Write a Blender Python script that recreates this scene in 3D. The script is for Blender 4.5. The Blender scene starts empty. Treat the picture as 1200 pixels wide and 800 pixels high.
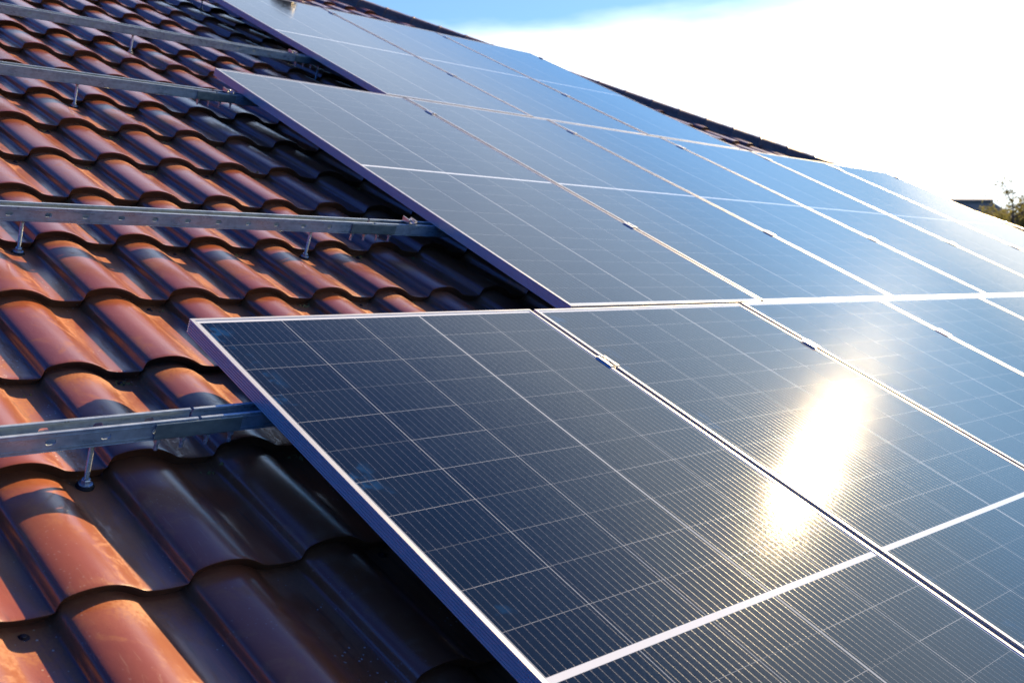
import bpy, bmesh, math, random
import numpy as np
from mathutils import Matrix, Vector, Euler

random.seed(7)
rng = np.random.default_rng(11)
scene = bpy.context.scene
COL = scene.collection
R = math.radians

# ------------------------------------------------------------------ roof frame
PITCH = R(25.41)
CT, ST = math.cos(PITCH), math.sin(PITCH)
ORIGIN = Vector((0, 0, 5.0))
MROOF = Matrix.Translation(ORIGIN) @ Matrix(((1, 0, 0, 0), (0, CT, -ST, 0), (0, ST, CT, 0), (0, 0, 0, 1)))


def roof_dir(u, v, n):
    return (MROOF.to_3x3() @ Vector((u, v, n))).normalized()


# ------------------------------------------------------------------ camera
CAM = (-1.12197183, -1.93420499, 1.01940995)
RX = (0.71353091, -0.63283818, 0.30064844)
RY = (-0.04221241, -0.4671666, -0.88316107)
RZ = (0.69935096, 0.61747162, -0.36005143)
cd = bpy.data.cameras.new("camera")
cam = bpy.data.objects.new("camera", cd)
COL.objects.link(cam)
M3 = MROOF.to_3x3() @ Matrix((RX, tuple(-c for c in RY), tuple(-c for c in RZ))).transposed()
cam.matrix_world = Matrix.Translation(MROOF @ Vector(CAM)) @ M3.to_4x4()
cd.sensor_width = 36.0
cd.lens = 1215.6 / 1200 * 36.0
cd.clip_start = 0.05
cd.clip_end = 5000
cd.dof.use_dof = True
cd.dof.focus_distance = 2.5
cd.dof.aperture_fstop = 6.3
scene.camera = cam

# ------------------------------------------------------------------ light
SUNV = roof_dir(2.31, 0.97, 1.0)
SUN_EL = math.asin(SUNV.z)
SUN_AZ = math.atan2(SUNV.x, SUNV.y)
world = bpy.data.worlds.new("World")
scene.world = world
world.use_nodes = True
wn, wl = world.node_tree.nodes, world.node_tree.links
wn.clear()
w_out = wn.new('ShaderNodeOutputWorld')
w_bg = wn.new('ShaderNodeBackground')
w_sky = wn.new('ShaderNodeTexSky')
w_sky.sky_type = 'NISHITA'
w_sky.sun_disc = False
w_sky.sun_elevation = SUN_EL
w_sky.sun_rotation = SUN_AZ
w_sky.altitude = 200
w_sky.air_density = 1.0
w_sky.dust_density = 0.4
w_sky.ozone_density = 3.5
w_bg.inputs[1].default_value = 0.075
# clouds: noise on the view direction, a bank low over the horizon and toward the sun
w_tc = wn.new('ShaderNodeTexCoord')
w_sep = wn.new('ShaderNodeSeparateXYZ')
wl.new(w_tc.outputs['Generated'], w_sep.inputs[0])
w_map = wn.new('ShaderNodeMapping')
w_map.inputs['Scale'].default_value = (2.0, 2.0, 9.0)
wl.new(w_tc.outputs['Generated'], w_map.inputs[0])
w_no = wn.new('ShaderNodeTexNoise')
w_no.inputs['Scale'].default_value = 1.6
w_no.inputs['Detail'].default_value = 7
w_no.inputs['Roughness'].default_value = 0.55
wl.new(w_map.outputs[0], w_no.inputs['Vector'])


def wmath(op, a, b=None, clamp=False):
    n = wn.new('ShaderNodeMath'); n.operation = op; n.use_clamp = clamp
    for i, s in enumerate((a, b)):
        if s is None: continue
        if isinstance(s, (int, float)): n.inputs[i].default_value = s
        else: wl.new(s, n.inputs[i])
    return n.outputs[0]


def wramp(v, lo, hi):
    n = wn.new('ShaderNodeMapRange'); n.interpolation_type = 'SMOOTHSTEP'
    wl.new(v, n.inputs[0]); n.inputs[1].default_value = lo; n.inputs[2].default_value = hi
    return n.outputs[0]


z = w_sep.outputs[2]
w_dot = wn.new('ShaderNodeVectorMath'); w_dot.operation = 'DOT_PRODUCT'
wl.new(w_tc.outputs['Generated'], w_dot.inputs[0])
w_dot.inputs[1].default_value = Vector((SUNV.x, SUNV.y, 0)).normalized()
near_sun = wramp(w_dot.outputs['Value'], 0.88, 0.98)
low = wramp(wmath('SUBTRACT', wmath('ADD', z, wmath('MULTIPLY', w_no.outputs[0], 0.08)), wmath('MULTIPLY', near_sun, 0.045)), 0.300, 0.245)       # bank edge
wisps = wramp(w_no.outputs[0], 0.50, 0.72)
veil = wmath('MULTIPLY', wmath('MULTIPLY', wramp(z, 0.38, 0.50), wramp(z, 0.72, 0.57)), wmath('ADD', wmath('MULTIPLY', w_no.outputs[0], 0.42), 0.20))
veil = wmath('MULTIPLY', veil, wmath('SUBTRACT', 1.0, wmath('MULTIPLY', near_sun, 0.6)))
mask = wmath('MAXIMUM', wmath('MULTIPLY', low, wmath('ADD', 0.62, wmath('MULTIPLY', w_no.outputs[0], 0.6))), wmath('MAXIMUM', wmath('MULTIPLY', wisps, 0.05), veil), True)
mask = wmath('MAXIMUM', mask, wmath('MULTIPLY', near_sun, 0.0), True)
front = wramp(w_dot.outputs['Value'], -0.1, 0.6)
mask = wmath('MAXIMUM', mask, wmath('MULTIPLY', wramp(z, 0.36, 0.27), 0.08))
mask = wmath('MULTIPLY', mask, wmath('ADD', wmath('MULTIPLY', front, 0.97), 0.03))
w_mix = wn.new('ShaderNodeMix'); w_mix.data_type = 'RGBA'
wl.new(mask, w_mix.inputs['Factor'])
w_tint = wn.new('ShaderNodeMix'); w_tint.data_type = 'RGBA'; w_tint.blend_type = 'MULTIPLY'
w_tint.inputs['Factor'].default_value = 1.0
wl.new(w_sky.outputs[0], w_tint.inputs['A'])
w_deep = wn.new('ShaderNodeMix'); w_deep.data_type = 'RGBA'          # the clear sky deepens overhead
wl.new(wramp(z, 0.42, 0.80), w_deep.inputs['Factor'])
w_deep.inputs['A'].default_value = (0.85, 1.28, 1.50, 1)
w_deep.inputs['B'].default_value = (0.11, 0.36, 0.88, 1)
w_back = wn.new('ShaderNodeMix'); w_back.data_type = 'RGBA'; w_back.blend_type = 'MULTIPLY'   # and away from the sun
w_back.inputs['Factor'].default_value = 1.0
wl.new(w_deep.outputs['Result'], w_back.inputs['A'])
w_bt = wn.new('ShaderNodeMix'); w_bt.data_type = 'RGBA'
wl.new(wramp(w_dot.outputs['Value'], 0.45, -0.35), w_bt.inputs['Factor'])
w_bt.inputs['A'].default_value = (1, 1, 1, 1); w_bt.inputs['B'].default_value = (0.18, 0.42, 0.95, 1)
wl.new(w_bt.outputs['Result'], w_back.inputs['B'])
wl.new(w_back.outputs['Result'], w_tint.inputs['B'])
w_lowdim = wn.new('ShaderNodeMix'); w_lowdim.data_type = 'RGBA'; w_lowdim.blend_type = 'MULTIPLY'
w_lowdim.inputs['Factor'].default_value = 1.0
wl.new(w_tint.outputs['Result'], w_lowdim.inputs['A'])
w_ld = wn.new('ShaderNodeMix'); w_ld.data_type = 'RGBA'
wl.new(wramp(z, 0.38, 0.26), w_ld.inputs['Factor'])
w_ld.inputs['A'].default_value = (1, 1, 1, 1); w_ld.inputs['B'].default_value = (0.54, 0.60, 0.62, 1)
wl.new(w_ld.outputs['Result'], w_lowdim.inputs['B'])
wl.new(w_lowdim.outputs['Result'], w_mix.inputs['A'])
w_mix.inputs['B'].default_value = (11.5, 12.2, 12.6, 1)
wl.new(w_mix.outputs['Result'], w_bg.inputs[0])
wl.new(w_bg.outputs[0], w_out.inputs[0])

sd = bpy.data.lights.new("sun", 'SUN')
sd.energy = 5.0
sd.angle = R(0.53)
sd.color = (1.0, 0.72, 0.37)
sun = bpy.data.objects.new("sun", sd)
COL.objects.link(sun)
sun.rotation_euler = (-SUNV).to_track_quat('-Z', 'Y').to_euler()
sun.location = (0, 0, 30)

scene.view_settings.view_transform = 'Standard'
scene.view_settings.look = 'None'
scene.view_settings.exposure = 1.05
scene.view_settings.gamma = 1.0
scene.cycles.diffuse_bounces = 0
scene.cycles.sample_clamp_indirect = 6
scene.view_settings.use_curve_mapping = False


# ------------------------------------------------------------------ node helper
class NT:
    def __init__(self, name):
        self.m = bpy.data.materials.new(name)
        self.m.use_nodes = True
        self.n, self.l = self.m.node_tree.nodes, self.m.node_tree.links
        self.n.clear()
        self.out = self.n.new('ShaderNodeOutputMaterial')
        self.p = self.n.new('ShaderNodeBsdfPrincipled')
        self.l.new(self.p.outputs[0], self.out.inputs[0])

    def put(self, sock, v):
        if v is None: return
        if isinstance(v, bpy.types.NodeSocket): self.l.new(v, sock)
        elif isinstance(v, (tuple, list)) and len(v) == 3 and len(sock.default_value) == 4: sock.default_value = (*v, 1)
        else: sock.default_value = v

    def set(self, **kw):
        for k, v in kw.items(): self.put(self.p.inputs[k.replace('_', ' ')], v)

    def math(self, op, a, b=None, c=None, clamp=False):
        n = self.n.new('ShaderNodeMath'); n.operation = op; n.use_clamp = clamp
        self.put(n.inputs[0], a); self.put(n.inputs[1], b)
        if c is not None: self.put(n.inputs[2], c)
        return n.outputs[0]

    def add(self, a, b): return self.math('ADD', a, b)
    def sub(self, a, b): return self.math('SUBTRACT', a, b)
    def mul(self, a, b): return self.math('MULTIPLY', a, b)
    def less(self, a, b): return self.math('LESS_THAN', a, b)
    def more(self, a, b): return self.math('GREATER_THAN', a, b)
    def maxi(self, a, b): return self.math('MAXIMUM', a, b)
    def fract(self, a): return self.math('FRACT', a)
    def floor(self, a): return self.math('FLOOR', a)
    def abs(self, a): return self.math('ABSOLUTE', a)

    def ramp(self, v, lo, hi, a=0.0, b=1.0, smooth=True):
        n = self.n.new('ShaderNodeMapRange')
        n.interpolation_type = 'SMOOTHSTEP' if smooth else 'LINEAR'
        self.put(n.inputs[0], v)
        for i, x in enumerate((lo, hi, a, b)): self.put(n.inputs[i + 1], x)
        return n.outputs[0]

    def coord(self, kind='Object'):
        return self.n.new('ShaderNodeTexCoord').outputs[kind]

    def sep(self, v):
        n = self.n.new('ShaderNodeSeparateXYZ'); self.put(n.inputs[0], v); return n.outputs

    def comb(self, x, y, z):
        n = self.n.new('ShaderNodeCombineXYZ')
        for i, q in enumerate((x, y, z)): self.put(n.inputs[i], q)
        return n.outputs[0]

    def scale(self, v, s):
        n = self.n.new('ShaderNodeMapping'); self.put(n.inputs[0], v); n.inputs['Scale'].default_value = s; return n.outputs[0]

    def noise(self, v, sc, det=4, rough=0.5, dist=0.0, col=False):
        n = self.n.new('ShaderNodeTexNoise'); self.put(n.inputs['Vector'], v)
        n.inputs['Scale'].default_value = sc; n.inputs['Detail'].default_value = det
        n.inputs['Roughness'].default_value = rough; n.inputs['Distortion'].default_value = dist
        return n.outputs[1 if col else 0]

    def voro(self, v, sc, feat='F1', out='Distance'):
        n = self.n.new('ShaderNodeTexVoronoi'); n.feature = feat; self.put(n.inputs['Vector'], v)
        n.inputs['Scale'].default_value = sc
        return n.outputs[out]

    def white(self, v):
        n = self.n.new('ShaderNodeTexWhiteNoise'); self.put(n.inputs['Vector'], v); return n.outputs['Value']

    def mix(self, f, a, b):
        n = self.n.new('ShaderNodeMix'); n.data_type = 'RGBA'
        self.put(n.inputs['Factor'], f); self.put(n.inputs['A'], a); self.put(n.inputs['B'], b)
        return n.outputs['Result']

    def bump(self, h, strength=0.3, dist=0.01, normal=None):
        n = self.n.new('ShaderNodeBump'); n.inputs['Strength'].default_value = strength
        n.inputs['Distance'].default_value = dist; self.put(n.inputs['Height'], h)
        if normal is not None: self.put(n.inputs['Normal'], normal)
        return n.outputs[0]

    def rand(self):
        return self.n.new('ShaderNodeObjectInfo').outputs['Random']


# ------------------------------------------------------------------ dimensions
W, H = 1.096, 2.455          # module
GU, GV = 0.020, 0.013        # gaps between modules
ROWU = [0.0, 1.295, 2.296]
FH = 0.035                   # frame height
TP, TS = 0.22597, 0.36101    # tile wave pitch, tile step
TU0, TV0 = 0.1634, -0.6756
FOOT_N = -0.155
STEP = 0.025
RIDGE_V, EAVE_V, LEFT_U = 6.8, -3.0, -4.5
HIP_U0 = 4.49                # hip on the ridge
HIP_S = 1.23                 # dv / du along the hip

# ------------------------------------------------------------------ materials
def mat_tile():
    t = NT('tile_coating')
    co = t.coord('Object')
    x, y, _ = t.sep(co)
    ph = t.fract(t.math('DIVIDE', t.sub(x, TU0), TP))
    vr = t.math('DIVIDE', t.sub(y, TV0), TS)
    vf = t.fract(vr)
    cell = t.comb(t.floor(t.math('DIVIDE', t.sub(x, TU0), TP)), t.floor(vr), 0.0)
    big = t.noise(co, 2.2, 4, 0.55)
    streak = t.noise(t.scale(co, (22, 3.2, 22)), 1.0, 5, 0.6, 0.6)
    swirl = t.noise(co, 9, 5, 0.6, 2.2)
    fine = t.noise(co, 140, 3, 0.6)
    # dust settles in the pans, under each step, and in swirls
    pan = t.mul(t.ramp(ph, 0.58, 0.66), t.ramp(ph, 1.0, 0.97))
    top = t.ramp(vf, 0.62, 0.98)
    dust = t.mul(t.add(t.mul(pan, 0.93), 0.07), t.ramp(t.add(t.mul(streak, 0.8), t.mul(top, 0.2)), 0.30, 0.55))
    dust = t.maxi(dust, t.mul(t.ramp(swirl, 0.50, 0.66), 0.60))
    dust = t.maxi(dust, t.mul(top, t.ramp(big, 0.35, 0.65)))
    dust = t.mul(dust, t.ramp(fine, 0.30, 0.62, 0.45, 1.0))
    tone = t.white(cell)
    base = t.mix(t.ramp(big, 0.3, 0.7), (0.36, 0.088, 0.024), (0.26, 0.074, 0.040))
    base = t.mix(t.mul(tone, 0.45), base, (0.36, 0.12, 0.05))
    base = t.mix(t.mul(dust, 0.58), base, (0.46, 0.185, 0.065))
    scr = t.noise(t.scale(co, (55, 4, 55)), 1.0, 3, 0.65, 3.0)
    base = t.mix(t.mul(t.mul(t.ramp(scr, 0.60, 0.70), t.ramp(big, 0.40, 0.60)), 0.30), base, (0.50, 0.30, 0.18))
    drip = t.noise(t.scale(co, (70, 1.6, 70)), 1.0, 2, 0.5)
    base = t.mix(t.mul(t.mul(t.ramp(drip, 0.58, 0.70), pan), 0.40), base, (0.12, 0.05, 0.03))
    # white crumbs and lime specks
    sp = t.voro(t.add(0, 0) if False else co, 85, 'F1')
    spn = t.noise(co, 7, 3, 0.6)
    spec = t.mul(t.less(sp, t.ramp(spn, 0.4, 0.7, 0.08, 0.17)), t.mul(t.ramp(spn, 0.50, 0.60), t.maxi(pan, 0.2)))
    base = t.mix(t.mul(spec, 0.85), base, (0.6, 0.52, 0.42))
    rough = t.add(t.ramp(dust, 0, 1, 0.30, 0.62), t.mul(spec, 0.3))
    bmp = t.bump(t.add(t.mul(t.noise(co, 300, 3, 0.6), 0.8), t.mul(spec, 2.0)), 0.12, 0.0015)
    bmp = t.bump(t.noise(co, 13, 3, 0.5), 0.10, 0.012, bmp)
    t.set(Base_Color=base, Roughness=rough, Normal=bmp, Specular_IOR_Level=0.55,
          Coat_Weight=t.ramp(dust, 0.2, 0.9, 0.8, 0.05), Coat_Roughness=0.20)
    return t.m


def mat_cells():
    t = NT('cell_laminate')
    co = t.coord('Object')
    x0, y0, _ = t.sep(co)
    x = t.add(x0, W / 2)
    ay = t.abs(y0)
    rnd = t.rand()
    cs, cp = 0.0150, 0.21315
    cf = t.math('DIVIDE', t.sub(x, cs), cp)
    ci = t.floor(cf)
    cline = t.mul(t.abs(t.sub(t.fract(t.add(cf, 0.5)), 0.5)), cp)
    near3 = t.less(t.abs(t.sub(cf, 3.0)), 0.3)
    colgap = t.less(cline, t.add(0.0009, t.mul(near3, 0.0019)))
    hg = 0.0075
    rp = (H / 2 - hg - 0.021) / 11
    rf = t.math('DIVIDE', t.sub(ay, hg), rp)
    ri = t.floor(rf)
    rline = t.mul(t.abs(t.sub(t.fract(t.add(rf, 0.5)), 0.5)), rp)
    rowid = t.floor(t.add(rf, 0.5))
    cellv = t.comb(ci, t.add(ri, t.mul(t.math('SIGN', y0), 40.0)), t.mul(rnd, 91.0))
    gapv = t.comb(ci, t.add(rowid, t.mul(t.math('SIGN', y0), 40.0)), t.mul(rnd, 57.0))
    wg = t.white(gapv)
    rowgap = t.mul(t.less(rline, 0.00052), t.ramp(wg, 0.10, 0.6, 0.30, 0.95))
    mid = t.less(ay, hg)
    margin = t.maxi(t.more(ay, H / 2 - 0.021), t.maxi(t.less(x, 0.0135), t.more(x, W - 0.0135)))
    nb = 11.0
    bf = t.mul(t.fract(cf), nb)
    bd = t.mul(t.abs(t.sub(t.fract(bf), 0.5)), cp / nb)
    wire = t.less(bd, 0.00042)
    pf = t.abs(t.sub(t.fract(t.mul(rf, 5.0)), 0.5))
    edge = t.less(rline, 0.0042)
    pad = t.mul(t.less(bd, 0.00095), t.maxi(t.less(pf, 0.030), t.mul(edge, t.more(rline, 0.0022))))
    wire = t.maxi(wire, pad)
    notc = t.sub(1.0, t.maxi(mid, margin))
    wire = t.mul(wire, notc)
    white = t.maxi(colgap, rowgap)
    tone = t.white(cellv)
    cell = t.mix(tone, (0.004, 0.0095, 0.018), (0.007, 0.015, 0.026))
    # faint stains of the coating near one long edge
    st = t.mul(t.ramp(x, 0.10, 0.012), t.ramp(t.noise(co, 11, 3, 0.6), 0.56, 0.68))
    cell = t.mix(t.mul(st, 0.8), cell, (0.01, 0.07, 0.20))
    fing = t.less(t.abs(t.sub(t.fract(t.mul(ay, 700.0)), 0.5)), 0.05)
    col = t.mix(t.mul(fing, 0.03), cell, (0.3, 0.32, 0.35))
    col = t.mix(white, col, (0.38, 0.43, 0.47))
    col = t.mix(wire, col, (0.13, 0.14, 0.16))
    col = t.mix(t.maxi(mid, margin), col, (0.72, 0.80, 0.88))
    # dust film
    film = t.noise(co, 5, 6, 0.6, 0.8)
    wob = t.noise(t.scale(co, (4, 14, 4)), 1.0, 4, 0.6, 1.2)
    drops = t.mul(t.less(t.voro(co, 34), 0.07), t.ramp(t.noise(co, 4, 2), 0.55, 0.62))
    fl = t.add(t.mul(t.ramp(film, 0.35, 0.75), 0.006), t.add(t.mul(t.ramp(wob, 0.6, 0.8), 0.006), t.mul(drops, 0.15)))
    col = t.mix(fl, col, (0.42, 0.44, 0.46))
    # the textured solar glass: every few millimetres faces a slightly different way
    def vm(op, a, b):
        n = t.n.new('ShaderNodeVectorMath'); n.operation = op
        t.put(n.inputs[0], a)
        if isinstance(b, float): n.inputs['Scale'].default_value = b
        elif b is not None: t.put(n.inputs[1], b)
        return n.outputs[0]
    r1 = vm('SUBTRACT', t.voro(co, 230, 'F1', 'Color'), (0.5, 0.5, 0.5))
    r2 = vm('SUBTRACT', t.noise(co, 480, 2, 0.6, 0, True), (0.5, 0.5, 0.5))
    pert = vm('ADD', vm('SCALE', r1, 0.015), vm('SCALE', r2, 0.034))
    gn = t.n.new('ShaderNodeNewGeometry').outputs['Normal']
    grain = vm('NORMALIZE', vm('ADD', gn, pert), None)
    t.set(Base_Color=col, Metallic=t.mul(wire, 0.22), Roughness=t.ramp(wire, 0, 1, 0.6, 0.25),
          Specular_IOR_Level=0.0, Coat_Weight=1.0, Coat_IOR=1.42,
          Coat_Roughness=t.add(0.047, t.mul(t.ramp(film, 0.3, 0.8), 0.008)), Coat_Normal=grain)
    return t.m


def mat_metal(name, c, rough, metal=0.95, nscale=(30, 30, 30), var=0.25, rvar=0.12, bump=0.0):
    t = NT(name)
    co = t.coord('Object')
    n1 = t.noise(t.scale(co, nscale), 1.0, 5, 0.6, 0.4)
    n2 = t.noise(co, 60, 3, 0.6)
    f = t.add(t.mul(n1, 0.6), t.mul(n2, 0.4))
    dark = tuple(k * (1 - var) for k in c)
    col = t.mix(t.ramp(f, 0.3, 0.7), dark, c)
    t.set(Base_Color=col, Metallic=metal, Roughness=t.ramp(n1, 0.2, 0.8, rough - rvar, rough + rvar))
    if bump: t.set(Normal=t.bump(n2, bump, 0.002))
    return t.m


def mat_plain(name, c, rough, sc=12, var=0.3, bump=0.0, spec=0.5):
    t = NT(name)
    co = t.coord('Object')
    n1 = t.noise(co, sc, 6, 0.6)
    t.set(Base_Color=t.mix(t.ramp(n1, 0.25, 0.75), tuple(k * (1 - var) for k in c), tuple(min(1, k * (1 + var)) for k in c)),
          Roughness=rough, Specular_IOR_Level=spec)
    if bump: t.set(Normal=t.bump(n1, bump, 0.02))
    return t.m


def mat_brick(name, a, b):
    t = NT(name)
    co = t.coord('Object')
    br = t.n.new('ShaderNodeTexBrick')
    x, y, zz = t.sep(co)
    t.put(br.inputs['Vector'], t.comb(t.add(x, y), zz, 0.0))
    br.inputs['Scale'].default_value = 4
    t.put(br.inputs['Color1'], a); t.put(br.inputs['Color2'], b); t.put(br.inputs['Mortar'], (0.35, 0.33, 0.3))
    t.set(Base_Color=br.outputs[0], Roughness=0.85)
    return t.m


M_TILE = mat_tile()
M_CELL = mat_cells()
M_FRAME = mat_metal('anodised_aluminium', (0.66, 0.69, 0.70), 0.40, 0.32, (3, 3, 60), 0.10, 0.06)
M_ALU = mat_metal('clamp_aluminium', (0.70, 0.71, 0.72), 0.36, 0.95, (20, 20, 20), 0.18)
M_GALV = mat_metal('galvanised_steel', (0.62, 0.74, 0.80), 0.34, 0.38, (18, 60, 60), 0.38, 0.14, 0.05)
M_PLATE = mat_metal('splice_steel', (0.30, 0.38, 0.37), 0.42, 0.35, (25, 60, 60), 0.35)
M_BOLT = mat_metal('stainless_steel', (0.62, 0.65, 0.68), 0.25, 0.5, (60, 60, 60), 0.2, 0.08)
M_RUBBER = mat_plain('black_rubber', (0.012, 0.012, 0.013), 0.6)
M_CAP = mat_metal('hip_cap_coating', (0.32, 0.18, 0.11), 0.30, 0.0, (6, 6, 6), 0.3)
M_SCREW = mat_plain('painted_screw', (0.05, 0.025, 0.018), 0.45)
M_RENDER = mat_plain('cream_render', (0.55, 0.50, 0.42), 0.9, 18, 0.08, 0.1)
M_BRICK = mat_brick('chimney_brick', (0.30, 0.12, 0.07), (0.22, 0.09, 0.06))
M_GUTTER = mat_plain('brown_gutter', (0.07, 0.035, 0.025), 0.4)
M_GRASS = mat_plain('grass', (0.055, 0.085, 0.025), 0.95, 0.8, 0.45)
M_MOSS = mat_plain('dry_moss', (0.34, 0.22, 0.06), 0.9, 90, 0.5)
M_BARK = mat_plain('bark', (0.12, 0.09, 0.065), 0.9, 14, 0.35, 0.2)
M_FARROOF = mat_plain('far_roof_tiles', (0.62, 0.40, 0.20), 0.75, 9, 0.3)
M_WALLFAR = mat_plain('far_wall', (0.50, 0.40, 0.28), 0.9, 6, 0.1)
M_WIN = mat_plain('window_glass', (0.03, 0.035, 0.04), 0.08, 3, 0.2)


def mat_leaf():
    t = NT('leaves')
    co = t.coord('Object')
    c = t.mix(t.ramp(t.noise(co, 1.6, 3), 0.3, 0.7), (0.17, 0.16, 0.05), (0.20, 0.13, 0.05))
    t.set(Base_Color=c, Roughness=0.6)
    t.put(t.p.inputs['Subsurface Weight'], 0.0)
    tr = t.n.new('ShaderNodeBsdfTranslucent'); t.put(tr.inputs[0], (0.32, 0.30, 0.08))
    mx = t.n.new('ShaderNodeMixShader'); mx.inputs[0].default_value = 0.5
    t.l.new(t.p.outputs[0], mx.inputs[1]); t.l.new(tr.outputs[0], mx.inputs[2]); t.l.new(mx.outputs[0], t.out.inputs[0])
    return t.m


M_LEAF = mat_leaf()


# ------------------------------------------------------------------ mesh helpers
def link_mesh(name, verts, faces, mat, parent=None, smooth=False, matrix=None):
    me = bpy.data.meshes.new(name)
    me.from_pydata([tuple(v) for v in verts], [], faces)
    me.materials.append(mat)
    if smooth:
        me.polygons.foreach_set('use_smooth', [True] * len(me.polygons))
    me.update()
    o = bpy.data.objects.new(name, me)
    COL.objects.link(o)
    if parent is not None: o.parent = parent
    if matrix is not None:
        if parent is None: o.matrix_world = matrix
        else: o.matrix_local = matrix
    return o


class MB:
    """verts and faces collected for one mesh"""
    def __init__(self): self.v, self.f = [], []

    def quadstrip(self, ringa, ringb, closed=True):
        n = len(ringa)
        for i in range(n if closed else n - 1):
            j = (i + 1) % n
            self.f.append((ringa[i], ringa[j], ringb[j], ringb[i]))

    def addv(self, pts):
        b = len(self.v); self.v.extend([tuple(p) for p in pts]); return list(range(b, b + len(pts)))

    def box(self, x0, x1, y0, y1, z0, z1, bev=0.0):
        if bev <= 0:
            i = self.addv([(x0, y0, z0), (x1, y0, z0), (x1, y1, z0), (x0, y1, z0), (x0, y0, z1), (x1, y0, z1), (x1, y1, z1), (x0, y1, z1)])
            for q in ((0, 3, 2, 1), (4, 5, 6, 7), (0, 1, 5, 4), (1, 2, 6, 5), (2, 3, 7, 6), (3, 0, 4, 7)):
                self.f.append(tuple(i[k] for k in q))
        else:
            b = bev
            def rect(a, zz): return [(x0 + a, y0 + a, zz), (x1 - a, y0 + a, zz), (x1 - a, y1 - a, zz), (x0 + a, y1 - a, zz)]
            rs = [self.addv(rect(a, zz)) for a, zz in ((b, z0), (0, z0 + b), (0, z1 - b), (b, z1))]
            for a, c in zip(rs, rs[1:]): self.quadstrip(a, c)
            self.f.append(tuple(reversed(rs[0]))); self.f.append(tuple(rs[-1]))

    def prism(self, prof, axis, t0, t1):
        """closed 2D profile extruded along axis ('x','y','z')"""
        def p3(a, b, t): return {'x': (t, a, b), 'y': (a, t, b), 'z': (a, b, t)}[axis]
        r0 = self.addv([p3(a, b, t0) for a, b in prof]); r1 = self.addv([p3(a, b, t1) for a, b in prof])
        self.quadstrip(r0, r1); self.f.append(tuple(reversed(r0))); self.f.append(tuple(r1))

    def lathe(self, prof, cx, cy, seg=14, rot=0.0):
        rings = []
        for r, zz in prof:
            rings.append(self.addv([(cx + r * math.cos(rot + 2 * math.pi * k / seg), cy + r * math.sin(rot + 2 * math.pi * k / seg), zz) for k in range(seg)]))
        for a, b in zip(rings, rings[1:]): self.quadstrip(a, b)
        self.f.append(tuple(reversed(rings[0]))); self.f.append(tuple(rings[-1]))

    def tube(self, pts, rads, seg=7, cap=True):
        rings = []
        pts = [Vector(p) for p in pts]
        for i, p in enumerate(pts):
            d = (pts[min(i + 1, len(pts) - 1)] - pts[max(i - 1, 0)]).normalized()
            a = d.orthogonal().normalized(); b = d.cross(a)
            rings.append(self.addv([p + (a * math.cos(2 * math.pi * k / seg) + b * math.sin(2 * math.pi * k / seg)) * rads[i] for k in range(seg)]))
        for a, b in zip(rings, rings[1:]): self.quadstrip(a, b)
        if cap: self.f.append(tuple(reversed(rings[0]))); self.f.append(tuple(rings[-1]))

    def build(self, name, mat, parent=None, smooth=False, matrix=None):
        o = link_mesh(name, self.v, self.f, mat, parent, smooth, matrix)
        bm = bmesh.new(); bm.from_mesh(o.data)
        bmesh.ops.recalc_face_normals(bm, faces=bm.faces)
        bm.to_mesh(o.data); bm.free()
        if smooth: sharp(o)
        return o


def sharp(o, ang=R(38)):
    """smooth shading that keeps edges sharper than ang crisp"""
    me = o.data
    bm = bmesh.new(); bm.from_mesh(me)
    for f in bm.faces: f.smooth = True
    for e in bm.edges:
        if len(e.link_faces) == 2 and e.calc_face_angle(0) > ang: e.smooth = False
    bm.to_mesh(me); bm.free()


def thing(name, label, cat, matrix, group=None):
    o = bpy.data.objects.new(name, None)
    o.empty_display_size = 0.05
    COL.objects.link(o)
    o.matrix_world = matrix
    tag(o, label, cat, group)
    return o


def tag(o, label, cat, group=None):
    o['label'] = label; o['category'] = cat
    if group: o['group'] = group


def copy_tree(src, matrix, label, group=None):
    r = src.copy(); COL.objects.link(r); r.matrix_world = matrix
    r['label'] = label
    if group: r['group'] = group
    for ch in list(src.children):
        c = ch.copy(); COL.objects.link(c); c.parent = r
        for g in list(ch.children):
            d = g.copy(); COL.objects.link(d); d.parent = c
    return r


def at(u, v, n, rz=0.0):
    return MROOF @ Matrix.Translation((u, v, n)) @ Matrix.Rotation(rz, 4, 'Z')


# ------------------------------------------------------------------ ground
g = MB()
i = g.addv([(-1500, -1500, 0), (1500, -1500, 0), (1500, 1500, 0), (-1500, 1500, 0)])
g.f.append(tuple(i))
go = g.build('ground', M_GRASS)
go['kind'] = 'structure'

# ------------------------------------------------------------------ the house roof
CR_S = np.array([0, .012, .026, .048, .09, .15, .22, .28, .35, .42, .49, .55, .60, .635, .655, .68, .72, .80, .90, .96, .988, 1.0])
CR_Z = np.array([0, .0105, .0200, .0258, .0296, .0329, .0351, .0358, .0350, .0320, .0266, .0200, .0128, .0078, .0058, .0042, .0022, .0000, -.0010, -.0010, -.0004, 0])
_fs = np.linspace(0, 1, 401)
_fz = np.interp(_fs, CR_S, CR_Z)
_k = np.exp(-0.5 * (np.arange(-8, 9) / 2.2) ** 2); _k /= _k.sum()
_fz = np.convolve(np.concatenate([_fz[-9:-1], _fz, _fz[1:9]]), _k, 'valid')


def crest(s): return np.interp(s % 1.0, _fs, _fz)


def tile_n(u, v):
    """height of the main slope (roof frame)"""
    t = ((v - TV0) / TS) % 1.0
    return FOOT_N - STEP * t + float(crest(np.array((u - TU0) / TP)))


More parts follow.
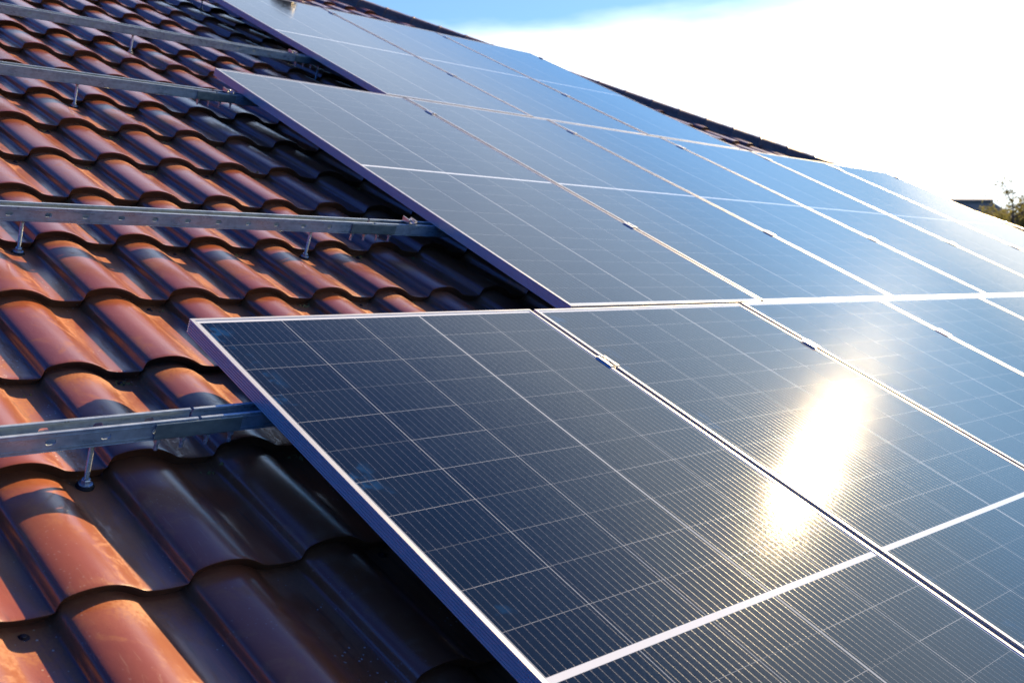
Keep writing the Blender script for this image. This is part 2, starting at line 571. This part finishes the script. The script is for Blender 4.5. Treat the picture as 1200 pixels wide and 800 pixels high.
def tile_sheet(name, u0, u1, v0, v1, keep, mat, parent, per=26, matrix=None, jitter=0.0):
    """stepped wave roofing sheet as one mesh, clipped by keep(u, v)"""
    ka, kb = math.floor((u0 - TU0) / TP), math.ceil((u1 - TU0) / TP)
    loc = np.linspace(0, 1, per, endpoint=False) if per < 20 else np.concatenate([[0, .010, .020, .032, .048, .07], np.linspace(.10, .56, 12), np.linspace(.59, .72, 6), [.78, .85, .92, .97, .988]])
    ss = np.concatenate([k + loc for k in range(ka, kb)] + [[kb]])
    uu = TU0 + ss * TP
    ra, rb = math.floor((v0 - TV0) / TS), math.ceil((v1 - TV0) / TS)
    V, F = [], []
    base = 0
    nu = len(uu)
    cz = crest(ss)
    for r in range(ra, rb):
        vb = TV0 + r * TS
        jit = rng.normal(0, jitter, kb - ka + 1)
        jz = np.interp(ss, np.arange(ka, kb + 1), jit)
        # the exposed course, lower end (rolled edge) to upper end
        strips = []
        tt = [(0.0, -0.0008), (0.0030 / TS, -0.0001), (0.012 / TS, 0), (0.2, 0), (0.45, 0), (0.7, 0), (1.0, 0), (1.0 + .026 / TS, 0)]
        strips.append([(vb + t * TS, FOOT_N - STEP * t + dz) for t, dz in tt])
        # the riser below it
        strips.append([(vb + 0.0160, FOOT_N - STEP - 0.003), (vb + 0.0090, FOOT_N - STEP * 0.5), (vb + .0004, FOOT_N - 0.0030), (vb, FOOT_N - .0008)])
        for st in strips:
            for (vv, nn) in st:
                V.append(np.stack([uu, np.full(nu, vv), nn + cz + (jz if len(st) > 3 else jz)], 1))
            uc = (uu[:-1] + uu[1:]) / 2
            for j in range(len(st) - 1):
                vm = (st[j][0] + st[j + 1][0]) / 2
                ok = np.nonzero(keep(uc, vm))[0]
                a = base + j * nu + ok
                F.append(np.stack([a, a + 1, a + 1 + nu, a + nu], 1))
            base += nu * len(st)
    V = np.concatenate(V); F = np.concatenate(F)
    used = np.unique(F); remap = np.full(len(V), -1); remap[used] = np.arange(len(used))
    V = V[used]; F = remap[F]
    me = bpy.data.meshes.new(name)
    me.vertices.add(len(V)); me.vertices.foreach_set('co', V.astype(np.float32).ravel())
    me.loops.add(F.size); me.loops.foreach_set('vertex_index', F.astype(np.int32).ravel())
    me.polygons.add(len(F))
    me.polygons.foreach_set('loop_start', np.arange(0, F.size, 4, dtype=np.int32))
    me.polygons.foreach_set('loop_total', np.full(len(F), 4, dtype=np.int32))
    me.polygons.foreach_set('use_smooth', np.ones(len(F), dtype=bool))
    me.update(calc_edges=True)
    me.validate()
    me.materials.append(mat)
    o = bpy.data.objects.new(name, me); COL.objects.link(o)
    o.parent = parent
    if matrix is not None: o.matrix_local = matrix
    return o


house = thing('house', 'house with a brown stepped metal tile hip roof that carries all the solar panels', 'house', MROOF)


def hip_v(u): return RIDGE_V - HIP_S * (u - HIP_U0)


roof = tile_sheet('roof', LEFT_U, 12.6, EAVE_V, RIDGE_V,
                  lambda u, v: (v < hip_v(u) + 0.02) & (u > LEFT_U) & (v > EAVE_V) & (v < RIDGE_V), M_TILE, house, 26, None, 0.0011)

# the other two slopes, in frames of their own
APEX = MROOF @ Vector((HIP_U0, RIDGE_V, FOOT_N))
hipdir = (MROOF.to_3x3() @ Vector((1, -HIP_S, 0)))
sl = -hipdir.z / hipdir.x                 # fall of the end slope per metre
vy = -hipdir.y / hipdir.x
cl = 1 / math.sqrt(1 + sl * sl)
v2 = Vector((-cl, 0, sl * cl)); u2 = Vector((0, 1, 0)); n2 = u2.cross(v2)
offv = -round(-TV0 / TS) * 0.0
ME = Matrix(((u2.x, v2.x, n2.x, APEX.x), (u2.y, v2.y, n2.y, APEX.y), (u2.z, v2.z, n2.z, APEX.z), (0, 0, 0, 1))) @ Matrix.Translation((0, 0, -FOOT_N))
end_len = (RIDGE_V - EAVE_V) / HIP_S / cl
end_slope = tile_sheet('end_slope', -9.3, 9.3, -end_len, 0,
                       lambda u, v: (np.abs(u) < vy * cl * (-v)) & (v < 0) & (v > -end_len), M_TILE, house, 10, MROOF.inverted() @ ME)
MB_ = Matrix.Translation(APEX) @ Matrix(((-1, 0, 0, 0), (0, -CT, ST, 0), (0, ST, CT, 0), (0, 0, 0, 1))) @ Matrix.Translation((0, 0, -FOOT_N))
back_slope = tile_sheet('back_slope', -8.1, HIP_U0 - LEFT_U, EAVE_V - RIDGE_V, 0,
                        lambda u, v: (u > HIP_S ** -1 * v) & (u < HIP_U0 - LEFT_U) & (v < 0) & (v > EAVE_V - RIDGE_V), M_TILE, house, 8, MROOF.inverted() @ MB_)

# hip caps, each overlapping the next lower one
def cap_mesh():
    m = MB()
    L = 0.285
    prof = [(-.105, -.055), (-.098, -.012), (-.080, .022), (-.050, .044), (-.018, .052), (.018, .052), (.050, .044), (.080, .022), (.098, -.012), (.105, -.055)]
    st = [(0, 1.10), (.012, 1.14), (.026, 1.10), (.034, 1.02), (.16, 1.0), (L, .95)]
    rings = [m.addv([(x, a * s, b * s) for a, b in prof]) for x, s in st]
    for a, b in zip(rings, rings[1:]): m.quadstrip(a, b, False)
    ins = [m.addv([(x, a * s * .96, b * s * .96 - .003) for a, b in prof]) for x, s in (st[0], st[-1])]
    m.quadstrip(rings[0], ins[0], False); m.quadstrip(ins[0], ins[1], False); m.quadstrip(ins[1], rings[-1], False)
    return m


hd = Vector((-1, HIP_S, 0)).normalized()               # uphill along the hip
hy = Vector((0, 0, 1)).cross(hd).normalized()
# tilt the cap so that it straddles both slopes
tilt = 0.18
proto = None
hlen = (RIDGE_V - EAVE_V) * math.sqrt(1 + 1 / HIP_S ** 2)
ncap = int(hlen / 0.262)
for k in range(ncap):
    d = 0.10 + k * 0.262
    p = Vector((HIP_U0 + (RIDGE_V - EAVE_V) / HIP_S, EAVE_V, FOOT_N + 0.028)) + hd * d
    mx = Matrix.Translation(p) @ Matrix((( hd.x, hy.x, 0, 0), (hd.y, hy.y, 0, 0), (0, 0, 1, 0), (0, 0, 0, 1))) @ Matrix.Rotation(R(-1.2), 4, 'Y')
    if proto is None:
        proto = cap_mesh().build('ridge_cap', M_CAP, roof, True, mx)
    else:
        c = proto.copy(); COL.objects.link(c); c.parent = roof; c.matrix_local = mx
# ridge and back hip in one trim strip each
m = MB()
for k in range(int((HIP_U0 - LEFT_U) / 0.262)):
    u = LEFT_U + k * 0.262
    cm = cap_mesh(); b = m.addv([(u + x, RIDGE_V + 0.01 + y, FOOT_N + 0.02 + zz) for x, y, zz in cm.v])
    m.f += [tuple(b[q] for q in f) for f in cm.f]
m.build('ridge_trim', M_CAP, house, True)

# roofing screws under the steps in the pans
scr = None
kk = 0
for r in range(-1, 13):
    for k in range(-5, 9):
        if (k + 2 * r) % 3: continue
        v = TV0 + (r + 0.955) * TS
        u = TU0 + (k + 0.80) * TP + random.uniform(-.012, .012)
        vis = (r <= 1 and u < 0.2) or (2 <= r <= 7 and u < 1.35) or (r > 7 and u < 2.3 and r > 7)
        if not vis or kk > 60: continue
        kk += 1
        mx = Matrix.Translation((u, v, tile_n(u, v) - 0.001)) @ Matrix.Rotation(random.uniform(0, 1), 4, 'Z')
        if scr is None:
            m = MB(); m.lathe([(0.0095, 0), (0.0095, 0.0015), (0.0055, 0.0022)], 0, 0, 12); m.lathe([(0.0050, 0.001), (0.0050, 0.0060), (0.0040, 0.0068)], 0, 0, 6)
            scr = m.build('roofing_screw', M_SCREW, roof, False, mx)
        else:
            c = scr.copy(); COL.objects.link(c); c.parent = roof; c.matrix_local = mx

# walls, gutter, chimney (house frame is the roof frame, so go back to world axes)
MI = MROOF.inverted()
ye = (MROOF @ Vector((0, EAVE_V, FOOT_N))).y
yb = 2 * APEX.y - ye
xr = HIP_U0 + (RIDGE_V - EAVE_V) / HIP_S
m = MB()
wx0, wx1, wy0, wy1, wz = LEFT_U + 0.35, xr - 0.5, ye + 0.5, yb - 0.5, 3.55
i0 = m.addv([(wx0, wy0, -0.05), (wx1, wy0, -0.05), (wx1, wy1, -0.05), (wx0, wy1, -0.05)])
i1 = m.addv([(wx0, wy0, wz), (wx1, wy0, wz), (wx1, wy1, wz), (wx0, wy1, wz)])
m.quadstrip(i0, i1)
ap = m.addv([(wx0, APEX.y, APEX.z - 0.35)])
m.f.append((i1[0], ap[0], i1[3]))
m.build('wall', M_RENDER, house, False, MI)
m = MB()
zg = (MROOF @ Vector((0, EAVE_V, FOOT_N))).z
prof = [(math.cos(a) * 0.075, math.sin(a) * 0.075) for a in np.linspace(math.pi, 2 * math.pi, 9)] + [(math.cos(a) * 0.068, math.sin(a) * 0.068) for a in np.linspace(2 * math.pi, math.pi, 9)]
m.prism([(a + ye - 0.06, b + zg - 0.02) for a, b in prof], 'x', LEFT_U, xr + 0.1)
m.build('gutter', M_GUTTER, house, False, MI)
# brown vent pipe just beyond the ridge
m = MB()
m.lathe([(.085, -1.4), (.085, .30)], 0, 0, 20)
vp_at = MI @ Matrix.Translation(MROOF @ Vector((4.49, 7.275, 0.388)) - Vector((0, 0, 0.40)))
ch = m.build('vent_pipe', M_GUTTER, house, True, vp_at)
m = MB()
m.lathe([(.10, .33), (.135, .335), (.13, .37), (.05, .41), (.01, .42)], 0, 0, 20)
m.lathe([(.03, .25), (.03, .36)], 0, 0, 8)
m.build('vent_cowl', M_GUTTER, ch, True)

# ------------------------------------------------------------------ solar panels
def frame_mb():
    m = MB()
    # profile: (distance outward from the module edge, z)
    prof = [(-.0100, -.0040), (-.0100, -.0006), (-.0094, 0.0), (-.0006, 0.0), (0.0, -.0006)]
    zc = -.0035
    while zc > -FH + .004:                      # grooves along the outer wall
        prof += [(0.0, zc), (-.0040, zc - .0012), (-.0040, zc - .0026), (0.0, zc - .0030)]
        zc -= .0062
    prof += [(0.0, -FH), (-.028, -FH), (-.028, -FH + .0016), (-.0018, -FH + .0016), (-.0018, -.0046), (-.0100, -.0046)]
    corners = [(-W / 2, -H / 2, -1, -1), (W / 2, -H / 2, 1, -1), (W / 2, H / 2, 1, 1), (-W / 2, H / 2, -1, 1)]
    cols = [m.addv([(cx + sx * d, cy + sy * d, zz) for d, zz in prof]) for cx, cy, sx, sy in corners]
    n = len(prof)
    for c in range(4):
        a, b = cols[c], cols[(c + 1) % 4]
        for k in range(n):
            j = (k + 1) % n
            m.f.append((a[k], a[j], b[j], b[k]))
    return m


panel0 = None
def panel(row, col, label):
    global panel0
    u = ROWU[row] + col * (W + GU) + W / 2
    v = [-H / 2, GV + H / 2, 2 * GV + 1.5 * H][row]
    flip = math.pi if row >= 1 else 0.0
    j = random.Random(row * 10 + col)
    mx = at(u, v, 0, flip) @ Euler((j.uniform(-.0012, .0012), j.uniform(-.0012, .0012), 0)).to_matrix().to_4x4()
    if panel0 is None:
        panel0 = thing('solar_panel', label, 'solar panel', mx, 'solar panels in three stepped rows on the roof')
        frame_mb().build('frame', M_FRAME, panel0)
        m = MB(); e = 0.0022
        m.box(-W / 2 + e, W / 2 - e, -H / 2 + e, H / 2 - e, -.0044, -.0016)
        m.build('cell_sheet', M_CELL, panel0)
        m = MB(); m.box(-.11, .11, -.03, .03, -.022, -.0045, .002)
        m.build('junction_box', M_RUBBER, panel0)
        return panel0
    return copy_tree(panel0, mx, label)


PANELS = {
    (0, 0): 'dark navy solar panel nearest the camera, its ribbed silver side over shaded tiles',
    (0, 1): 'solar panel with the blinding sun glare, second from the left in the front row',
    (0, 2): 'solar panel right of the sun glare, third from the left in the front row',
    (0, 3): 'solar panel fourth from the left in the front row, past the sun glare',
    (0, 4): 'solar panel sliver at the far right edge, fifth in the front row',
    (1, 0): 'pale grey solar panel at the left end of the middle row, above bare dark tiles',
    (1, 1): 'solar panel second from the left in the middle row',
    (1, 2): 'solar panel third from the left in the middle row',
    (1, 3): 'solar panel fourth from the left in the middle row, below bare tiles',
    (1, 4): 'solar panel fifth from the left in the middle row',
    (1, 5): 'solar panel at the right end of the middle row against white sky',
    (2, 0): 'solar panel at the left end of the back row, cut by the top edge',
    (2, 1): 'middle solar panel of the three in the back row, topmost on the roof',
    (2, 2): 'solar panel at the right end of the back row, its corner against the sky',
}
for (r, c), lb in PANELS.items(): panel(r, c, lb)

# ------------------------------------------------------------------ mounting rails
RW, RH, RT = 0.041, 0.041, 0.0025


def wall_with_slots(m, x0, x1, y0, y1, z0, z1, slots):
    """a thin wall in the xz plane between y0 and y1 with rounded slots at the given x"""
    N = 20
    hw, hh = 0.0095, 0.0063
    zc = (z0 + z1) / 2 + 0.001
    def outline(xc):
        pts = []
        for k in range(N):
            a = 2 * math.pi * (k + 0.5) / N
            ca, sa = math.cos(a), math.sin(a)
            pts.append((xc + math.copysign(hw - hh, ca) + hh * ca, zc + hh * sa))
        return pts
    def frame_pts(xa, xb, xc, inner):
        pts = []
        for (px, pz) in inner:
            dx, dz = px - xc, pz - zc
            s = min((xb - xc if dx > 0 else xc - xa) / max(abs(dx), 1e-9), (z1 - zc if dz > 0 else zc - z0) / max(abs(dz), 1e-9))
            pts.append((xc + dx * s, zc + dz * s))
        return pts
    xs = x0
    for xc in slots:
        xa, xb = xc - 0.022, xc + 0.022
        if xa > xs: m.box(xs, xa, y0, y1, z0, z1)
        inn = outline(xc); out = frame_pts(xa, xb, xc, inn)
        fi = m.addv([(x, y0, zz) for x, zz in inn]); fo = m.addv([(x, y0, zz) for x, zz in out])
        bi = m.addv([(x, y1, zz) for x, zz in inn]); bo = m.addv([(x, y1, zz) for x, zz in out])
        m.quadstrip(fi, fo); m.quadstrip(bo, bi); m.quadstrip(fi, bi); m.quadstrip(fo, bo)
        # corners of the cell left open by the angular sampling
        for (cxx, czz) in ((xa, z0), (xb, z0), (xb, z1), (xa, z1)):
            best = sorted(range(N), key=lambda q: (out[q][0] - cxx) ** 2 + (out[q][1] - czz) ** 2)[:2]
            a, b = best
            for arr, yy in ((fo, y0), (bo, y1)):
                cv = m.addv([(cxx, yy, czz)])[0]
                m.f.append((arr[a], arr[b], cv))
        xs = xb
    if x1 > xs: m.box(xs, x1, y0, y1, z0, z1)


def rail_piece(x0, x1, slotted, lead):
    m = MB()
    h = RW / 2
    slots = []
    if slotted:
        k = math.ceil((x0 + 0.03 - lead) / 0.1)
        while lead + k * 0.1 < min(x1, 2.0 if x1 > 3 else x1) - 0.03:
            slots.append(lead + k * 0.1); k += 1
    for sy in (-1, 1):
        ya, yb2 = (-h, -h + RT) if sy < 0 else (h - RT, h)
        wall_with_slots(m, x0, x1, ya, yb2, -RH + RT, -RT, slots)
        # top lip turned inwards, then down
        y0, y1 = (-h, -h + .0065) if sy < 0 else (h - .0065, h)
        m.box(x0, x1, y0, y1, -RT + .0001, 0, .0004)
        y0, y1 = (-h + .0045, -h + .0065) if sy < 0 else (h - .0065, h - .0045)
        m.box(x0, x1, y0, y1, -.0055, -RT)
        # bead along the wall
        yy = -h - .0008 if sy < 0 else h
        m.box(x0, x1, yy, yy + .0008, -RH + .006, -RH + .0085)
        m.box(x0, x1, yy, yy + .0008, -.0098, -.0075)
    m.box(x0, x1, -h, h, -RH, -RH + RT - .0001, .0006)
    return m


def rail(v, skew, u0, u1, joint, slotted, lead, label, plate=True):
    th = thing('mounting_rail', label, 'rail', at(0, v, -FH - .0005, skew), 'galvanised rails running across the tiles')
    rail_piece(u0, joint - .003, slotted, lead).build('rail_channel', M_GALV, th)
    rail_piece(joint + .003, u1, False, lead).build('rail_channel', M_GALV, th)
    a, b = joint - .092, joint + .092
    m = MB()
    h = RW / 2
    m.box(a, b, -h - .0046, -h - .0010, -.0365, -.0035, .0008)
    m.build('splice_plate', M_PLATE, th)
    for k in range(4):
        m = MB()
        x = a + .012 + k * .0525
        m.lathe([(.0042, -.066), (.0042, -.0415)], x, -h + .0045, 10)
        m.lathe([(.0072, -.0475), (.0072, -.0415)], x, -h + .0045, 6)
        m.build('splice_bolt', M_BOLT, th)
    return th


V_R1, V_R2, V_R3, V_R4, V_R5 = -.331, .744, 2.166, 3.222, 4.780
SK = 0.022
rail(V_R1, 0.0, -1.6, 5.5, -0.135, True, -.021, 'galvanised slotted rail nearest the camera, its splice at the front panel corner')
rail(V_R2, 0.0, -1.3, 7.95, 1.027, True, .049, 'long slotted rail across the middle of the tiles, ending under the middle row')
rail(V_R3, SK, -1.0, 7.95, 1.165, False, 0, 'smooth unslotted rail with a splice just left of the middle row corner')
rail(V_R4, SK, -0.6, 5.70, 2.29, True, .03, 'upper slotted rail running into the dark gap under the back row')
rail(V_R5, 0.0, 1.9, 5.74, 2.44, False, 0, 'rail at the very top left, only its splice and bolts in the photo')


def rail_v(k, u):
    return {1: V_R1, 2: V_R2, 3: V_R3 + u * SK, 4: V_R4 + u * SK, 5: V_R5}[k]


# ------------------------------------------------------------------ hanger bolts
hb0 = None
def hanger(k, u, label):
    global hb0
    v = rail_v(k, u)
    n = tile_n(u, v)
    top = -FH - RH + .001
    mx = at(u, v, n)
    L = top - n
    th = thing('hanger_bolt', label, 'bolt', mx, 'hanger bolts holding the rails above the tiles')
    m = MB(); m.lathe([(.017, -.004), (.0175, .002), (.0155, .006), (.009, .0075)], 0, 0, 18); m.build('rubber_seal', M_RUBBER, th, True)
    m = MB(); m.lathe([(.0135, .0070), (.0135, .0088), (.0098, .0094)], 0, 0, 18); m.lathe([(.0090, .0090), (.0092, .0165), (.0080, .0180)], 0, 0, 6); m.build('flange_nut', M_BOLT, th)
    m = MB()
    prof = []
    zz = .012
    while zz < L:
        prof += [(.0050, zz), (.0045, zz + .0012)]; zz += .0024
    m.lathe(prof + [(.0050, L)], 0, 0, 12); m.build('threaded_rod', M_BOLT, th, True)
    m = MB(); m.lathe([(.0085, L - .0075), (.0085, L)], 0, 0, 6); m.build('lock_nut', M_BOLT, th)


def pan_u(k): return TU0 + TP * (k + .80)


hanger(1, pan_u(-3), 'shiny hanger bolt under the nearest rail, beside an orange sunlit tile wave')
hanger(2, pan_u(-2), 'leftmost hanger bolt under the long middle rail')
hanger(2, pan_u(2), 'hanger bolt under the long middle rail, left of its splice plate')
hanger(2, pan_u(5) + .15, 'hanger bolt in the dark gap under the left edge of the middle row')
hanger(3, pan_u(1), 'hanger bolt holding up the smooth unslotted rail')
hanger(4, pan_u(4), 'hanger bolt halfway along the upper slotted rail')
hanger(4, pan_u(9), 'hanger bolt in the shade under the left edge of the back row')
hanger(5, pan_u(9), 'hanger bolt at the very top left, under the topmost rail')

# ------------------------------------------------------------------ clamps
def mid_clamp_parts(th):
    m = MB()
    L = .029
    prof = [(-.0185, .0004), (-.0185, .0040), (-.0070, .0040), (-.0070, -.0050), (.0070, -.0050), (.0070, .0040), (.0185, .0040), (.0185, .0004), (.0095, .0004), (.0095, -.0075), (-.0095, -.0075), (-.0095, .0004)]
    m.prism(prof, 'y', -L, L); m.build('clamp_body', M_ALU, th)
    m = MB(); m.lathe([(.0062, -.0049), (.0062, .0012), (.0052, .0022)], 0, 0, 14); m.build('clamp_screw', M_BOLT, th)


mc0 = None
ORD = ['first', 'second', 'third', 'fourth', 'fifth', 'sixth']
ROWN = ['front', 'middle', 'back']
def mid_clamp(row, seam, k, label):
    global mc0
    u = ROWU[row] + seam * (W + GU) - GU / 2
    mx = at(u, rail_v(k, u), 0)
    if mc0 is None:
        mc0 = thing('panel_clamp', label, 'clamp', mx, 'clamps on the seams between panels'); mid_clamp_parts(mc0)
    else: copy_tree(mc0, mx, label)


for row, k, ns in ((0, 1, 3), (1, 2, 5), (1, 3, 5), (2, 4, 2), (2, 5, 2)):
    for s in range(1, ns + 1):
        where = {1: '', 2: ', lower of the two', 3: ', upper of the two', 4: ', lower of the two', 5: ', upper of the two'}[k]
        mid_clamp(row, s, k, 'small silver clamp between %s and %s panels of the %s row%s' % (ORD[s - 1], ORD[s], ROWN[row], where))


def end_clamp(row, k, right, label, gap=.004):
    if right:
        u = ROWU[row] + [5, 6, 3][row] * (W + GU) - GU + gap; rz = 0
    else:
        u = ROWU[row] - gap; rz = math.pi
    th = thing('end_clamp', label, 'clamp', at(u, rail_v(k, u), 0, rz), 'end clamps on the rails')
    m = MB()
    if right:
        prof = [(-.012, .0006), (-.012, .0042), (.0040, .0042), (.0040, -.0310), (.0260, -.0310), (.0260, -.0345), (.0005, -.0345), (.0005, .0006)]
    else:
        prof = [(.0, -.034), (.0, -.022), (.003, -.022), (.003, -.0305), (.034, -.0305), (.034, -.018), (.037, -.018), (.037, -.034)]
    m.prism(prof, 'y', -.02, .02); m.build('clamp_body', M_ALU, th)
    m = MB(); m.lathe([(.006, -.0304), (.006, -.022), (.005, -.021)], .017, 0, 12); m.build('clamp_screw', M_BOLT, th)


end_clamp(1, 2, False, 'loose silver end clamp on the middle rail beside the middle row', .085)
end_clamp(1, 3, False, 'silver end clamp on the smooth rail at the middle row corner', .045)
end_clamp(2, 4, False, 'silver end clamp on the upper slotted rail beside the back row', .09)
end_clamp(1, 3, True, 'dark end clamp on the outer right edge of the middle row, against the sky')
end_clamp(2, 5, True, 'dark end clamp on the outer right edge of the back row, against the sky')

# ------------------------------------------------------------------ dry moss and leaf crumbs in the pans
m = MB()
rr = random.Random(4)
for _ in range(320):
    r = rr.randint(0, 11); k = rr.randint(-5, 8)
    if rr.random() < 0.45: continue
    cu = TU0 + TP * (k + rr.uniform(.68, .92)); cv = TV0 + TS * (r + rr.uniform(.90, .985))
    for q in range(rr.randint(2, 8)):
        u = cu + rr.gauss(0, .012); v = cv + rr.gauss(0, .006)
        s = rr.uniform(.0012, .0055)
        n = tile_n(u, v)
        a = rr.uniform(0, 6.28)
        pts = [(u + s * math.cos(a + 2.1 * j) * rr.uniform(.7, 1.7), v + s * math.sin(a + 2.1 * j) * rr.uniform(.7, 1.5), n + rr.uniform(-.0005, .0012)) for j in range(3)]
        b = m.addv(pts + [(u, v, n + s * rr.uniform(.8, 1.8))])
        m.f += [(b[0], b[1], b[3]), (b[1], b[2], b[3]), (b[2], b[0], b[3]), (b[0], b[2], b[1])]
mo = m.build('moss_crumbs', M_MOSS, None, False, MROOF)
mo['kind'] = 'stuff'
tag(mo, 'dry golden moss and leaf crumbs lying in the tile pans under the steps', 'debris')

# ------------------------------------------------------------------ far house and trees
cw = cam.matrix_world.translation
def ray_at(px, py, dist):
    d = cam.matrix_world.to_3x3() @ Vector(((px - 600) / 1215.6, -(py - 400) / 1215.6, -1))
    d.normalize()
    s = dist / math.hypot(d.x, d.y)
    return cw + d * s


fr = Vector((RX[0], 0, 0))
right = cam.matrix_world.to_3x3() @ Vector((1, 0, 0)); right.z = 0; right.normalize()
top_r = ray_at(1163, 236.5, 60)
fh = thing('far_house', 'neighbour house with a dull brown hip roof beyond the right edge of the panels', 'house',
           Matrix.Translation((top_r.x, top_r.y, 0)) @ Matrix.Rotation(math.atan2(right.y, right.x), 4, 'Z'))
zr = top_r.z
# local x: right along the ridge, y: away from the camera
m = MB()
L, dp, hh = 7.0, 4.2, 3.1
p = m.addv([(-L, 0, zr), (0, 0, zr), (2.6, -dp, zr - hh), (2.6, dp, zr - hh), (-L - 2.6, -dp, zr - hh), (-L - 2.6, dp, zr - hh)])
m.f += [(p[0], p[1], p[2], p[4]), (p[1], p[3], p[2]), (p[1], p[0], p[5], p[3]), (p[0], p[4], p[5]), (p[2], p[3], p[5], p[4])]
fro = m.build('roof', M_FARROOF, fh)
m = MB(); m.box(-2.0, -1.5, .3, .8, zr - 1, zr - .15); m.build('chimney', M_BRICK, fro)
m = MB(); m.tube([(-L, 0, zr + .02), (0, 0, zr + .02)], [.12, .12], 8); m.build('ridge_cap', M_FARROOF, fro)
m = MB(); m.box(-L - 2.1, 2.1, -dp + .5, dp - .5, -.05, zr - hh - .01); m.build('wall', M_WALLFAR, fh)
for x in (-7, -4, -1):
    m = MB(); m.box(x, x + 1.2, -dp + .46, -dp + .499, zr - hh - 1.8, zr - hh - .5); m.build('window', M_WIN, fh)


def tree(px, ytop, dist, w, label, nleaf, sparse, seed):
    q = random.Random(seed)
    t = ray_at(px, ytop, dist)
    base = Vector((t.x, t.y, 0)); hgt = t.z
    th = thing('tree', label, 'tree', Matrix.Translation(base))
    m = MB()
    m.tube([(0, 0, -.1), (q.uniform(-.1, .1), 0, hgt * .4), (q.uniform(-.2, .2), q.uniform(-.2, .2), hgt * .75), (0, 0, hgt)], [hgt * .018, hgt * .013, hgt * .007, .01], 7)
    tips = [Vector((0, 0, hgt))]
    for k in range(26):
        f = q.uniform(.3, .96); z0 = hgt * f
        a = q.uniform(0, 6.28); ln = w * (1.05 - f * .72) * q.uniform(.5, 1.0)
        e = Vector((math.cos(a) * ln, math.sin(a) * ln, z0 + ln * q.uniform(.35, .9)))
        mid_ = Vector((math.cos(a) * ln * .5, math.sin(a) * ln * .5, z0 + ln * .22))
        m.tube([(0, 0, z0), mid_, e], [.035, .022, .008], 5)
        tips += [e, (mid_ + e) / 2, mid_ + Vector((0, 0, .1))]
        for _ in range(3):
            e2 = e + Vector((q.gauss(0, .25), q.gauss(0, .25), q.uniform(0, .4)))
            m.tube([(mid_ + e) / 2, e2], [.012, .005], 4); tips.append(e2)
    m.build('trunk', M_BARK, th, True)
    m = MB()
    for _ in range(nleaf):
        c = q.choice(tips) + Vector((q.gauss(0, sparse), q.gauss(0, sparse), q.gauss(0, sparse)))
        s = q.uniform(.04, .10)
        a = Vector((q.gauss(0, 1), q.gauss(0, 1), q.gauss(0, 1))).normalized(); b = a.orthogonal().normalized()
        i = m.addv([c - a * s, c + b * s * .55, c + a * s, c - b * s * .55]); m.f.append(tuple(i))
    link = link_mesh('crown', m.v, m.f, M_LEAF, th)
    return th


tree(1187, 223, 42, 2.0, 'sparse young tree with thin twigs against the white sky, far right', 1500, .10, 3)
tree(1212, 246, 46, 3.2, 'bushier rusty green tree cut by the right edge of the photo', 9000, .26, 9)
tree(1180, 252, 52, 2.6, 'low brownish tree in front of the far house roof', 9000, .24, 5)
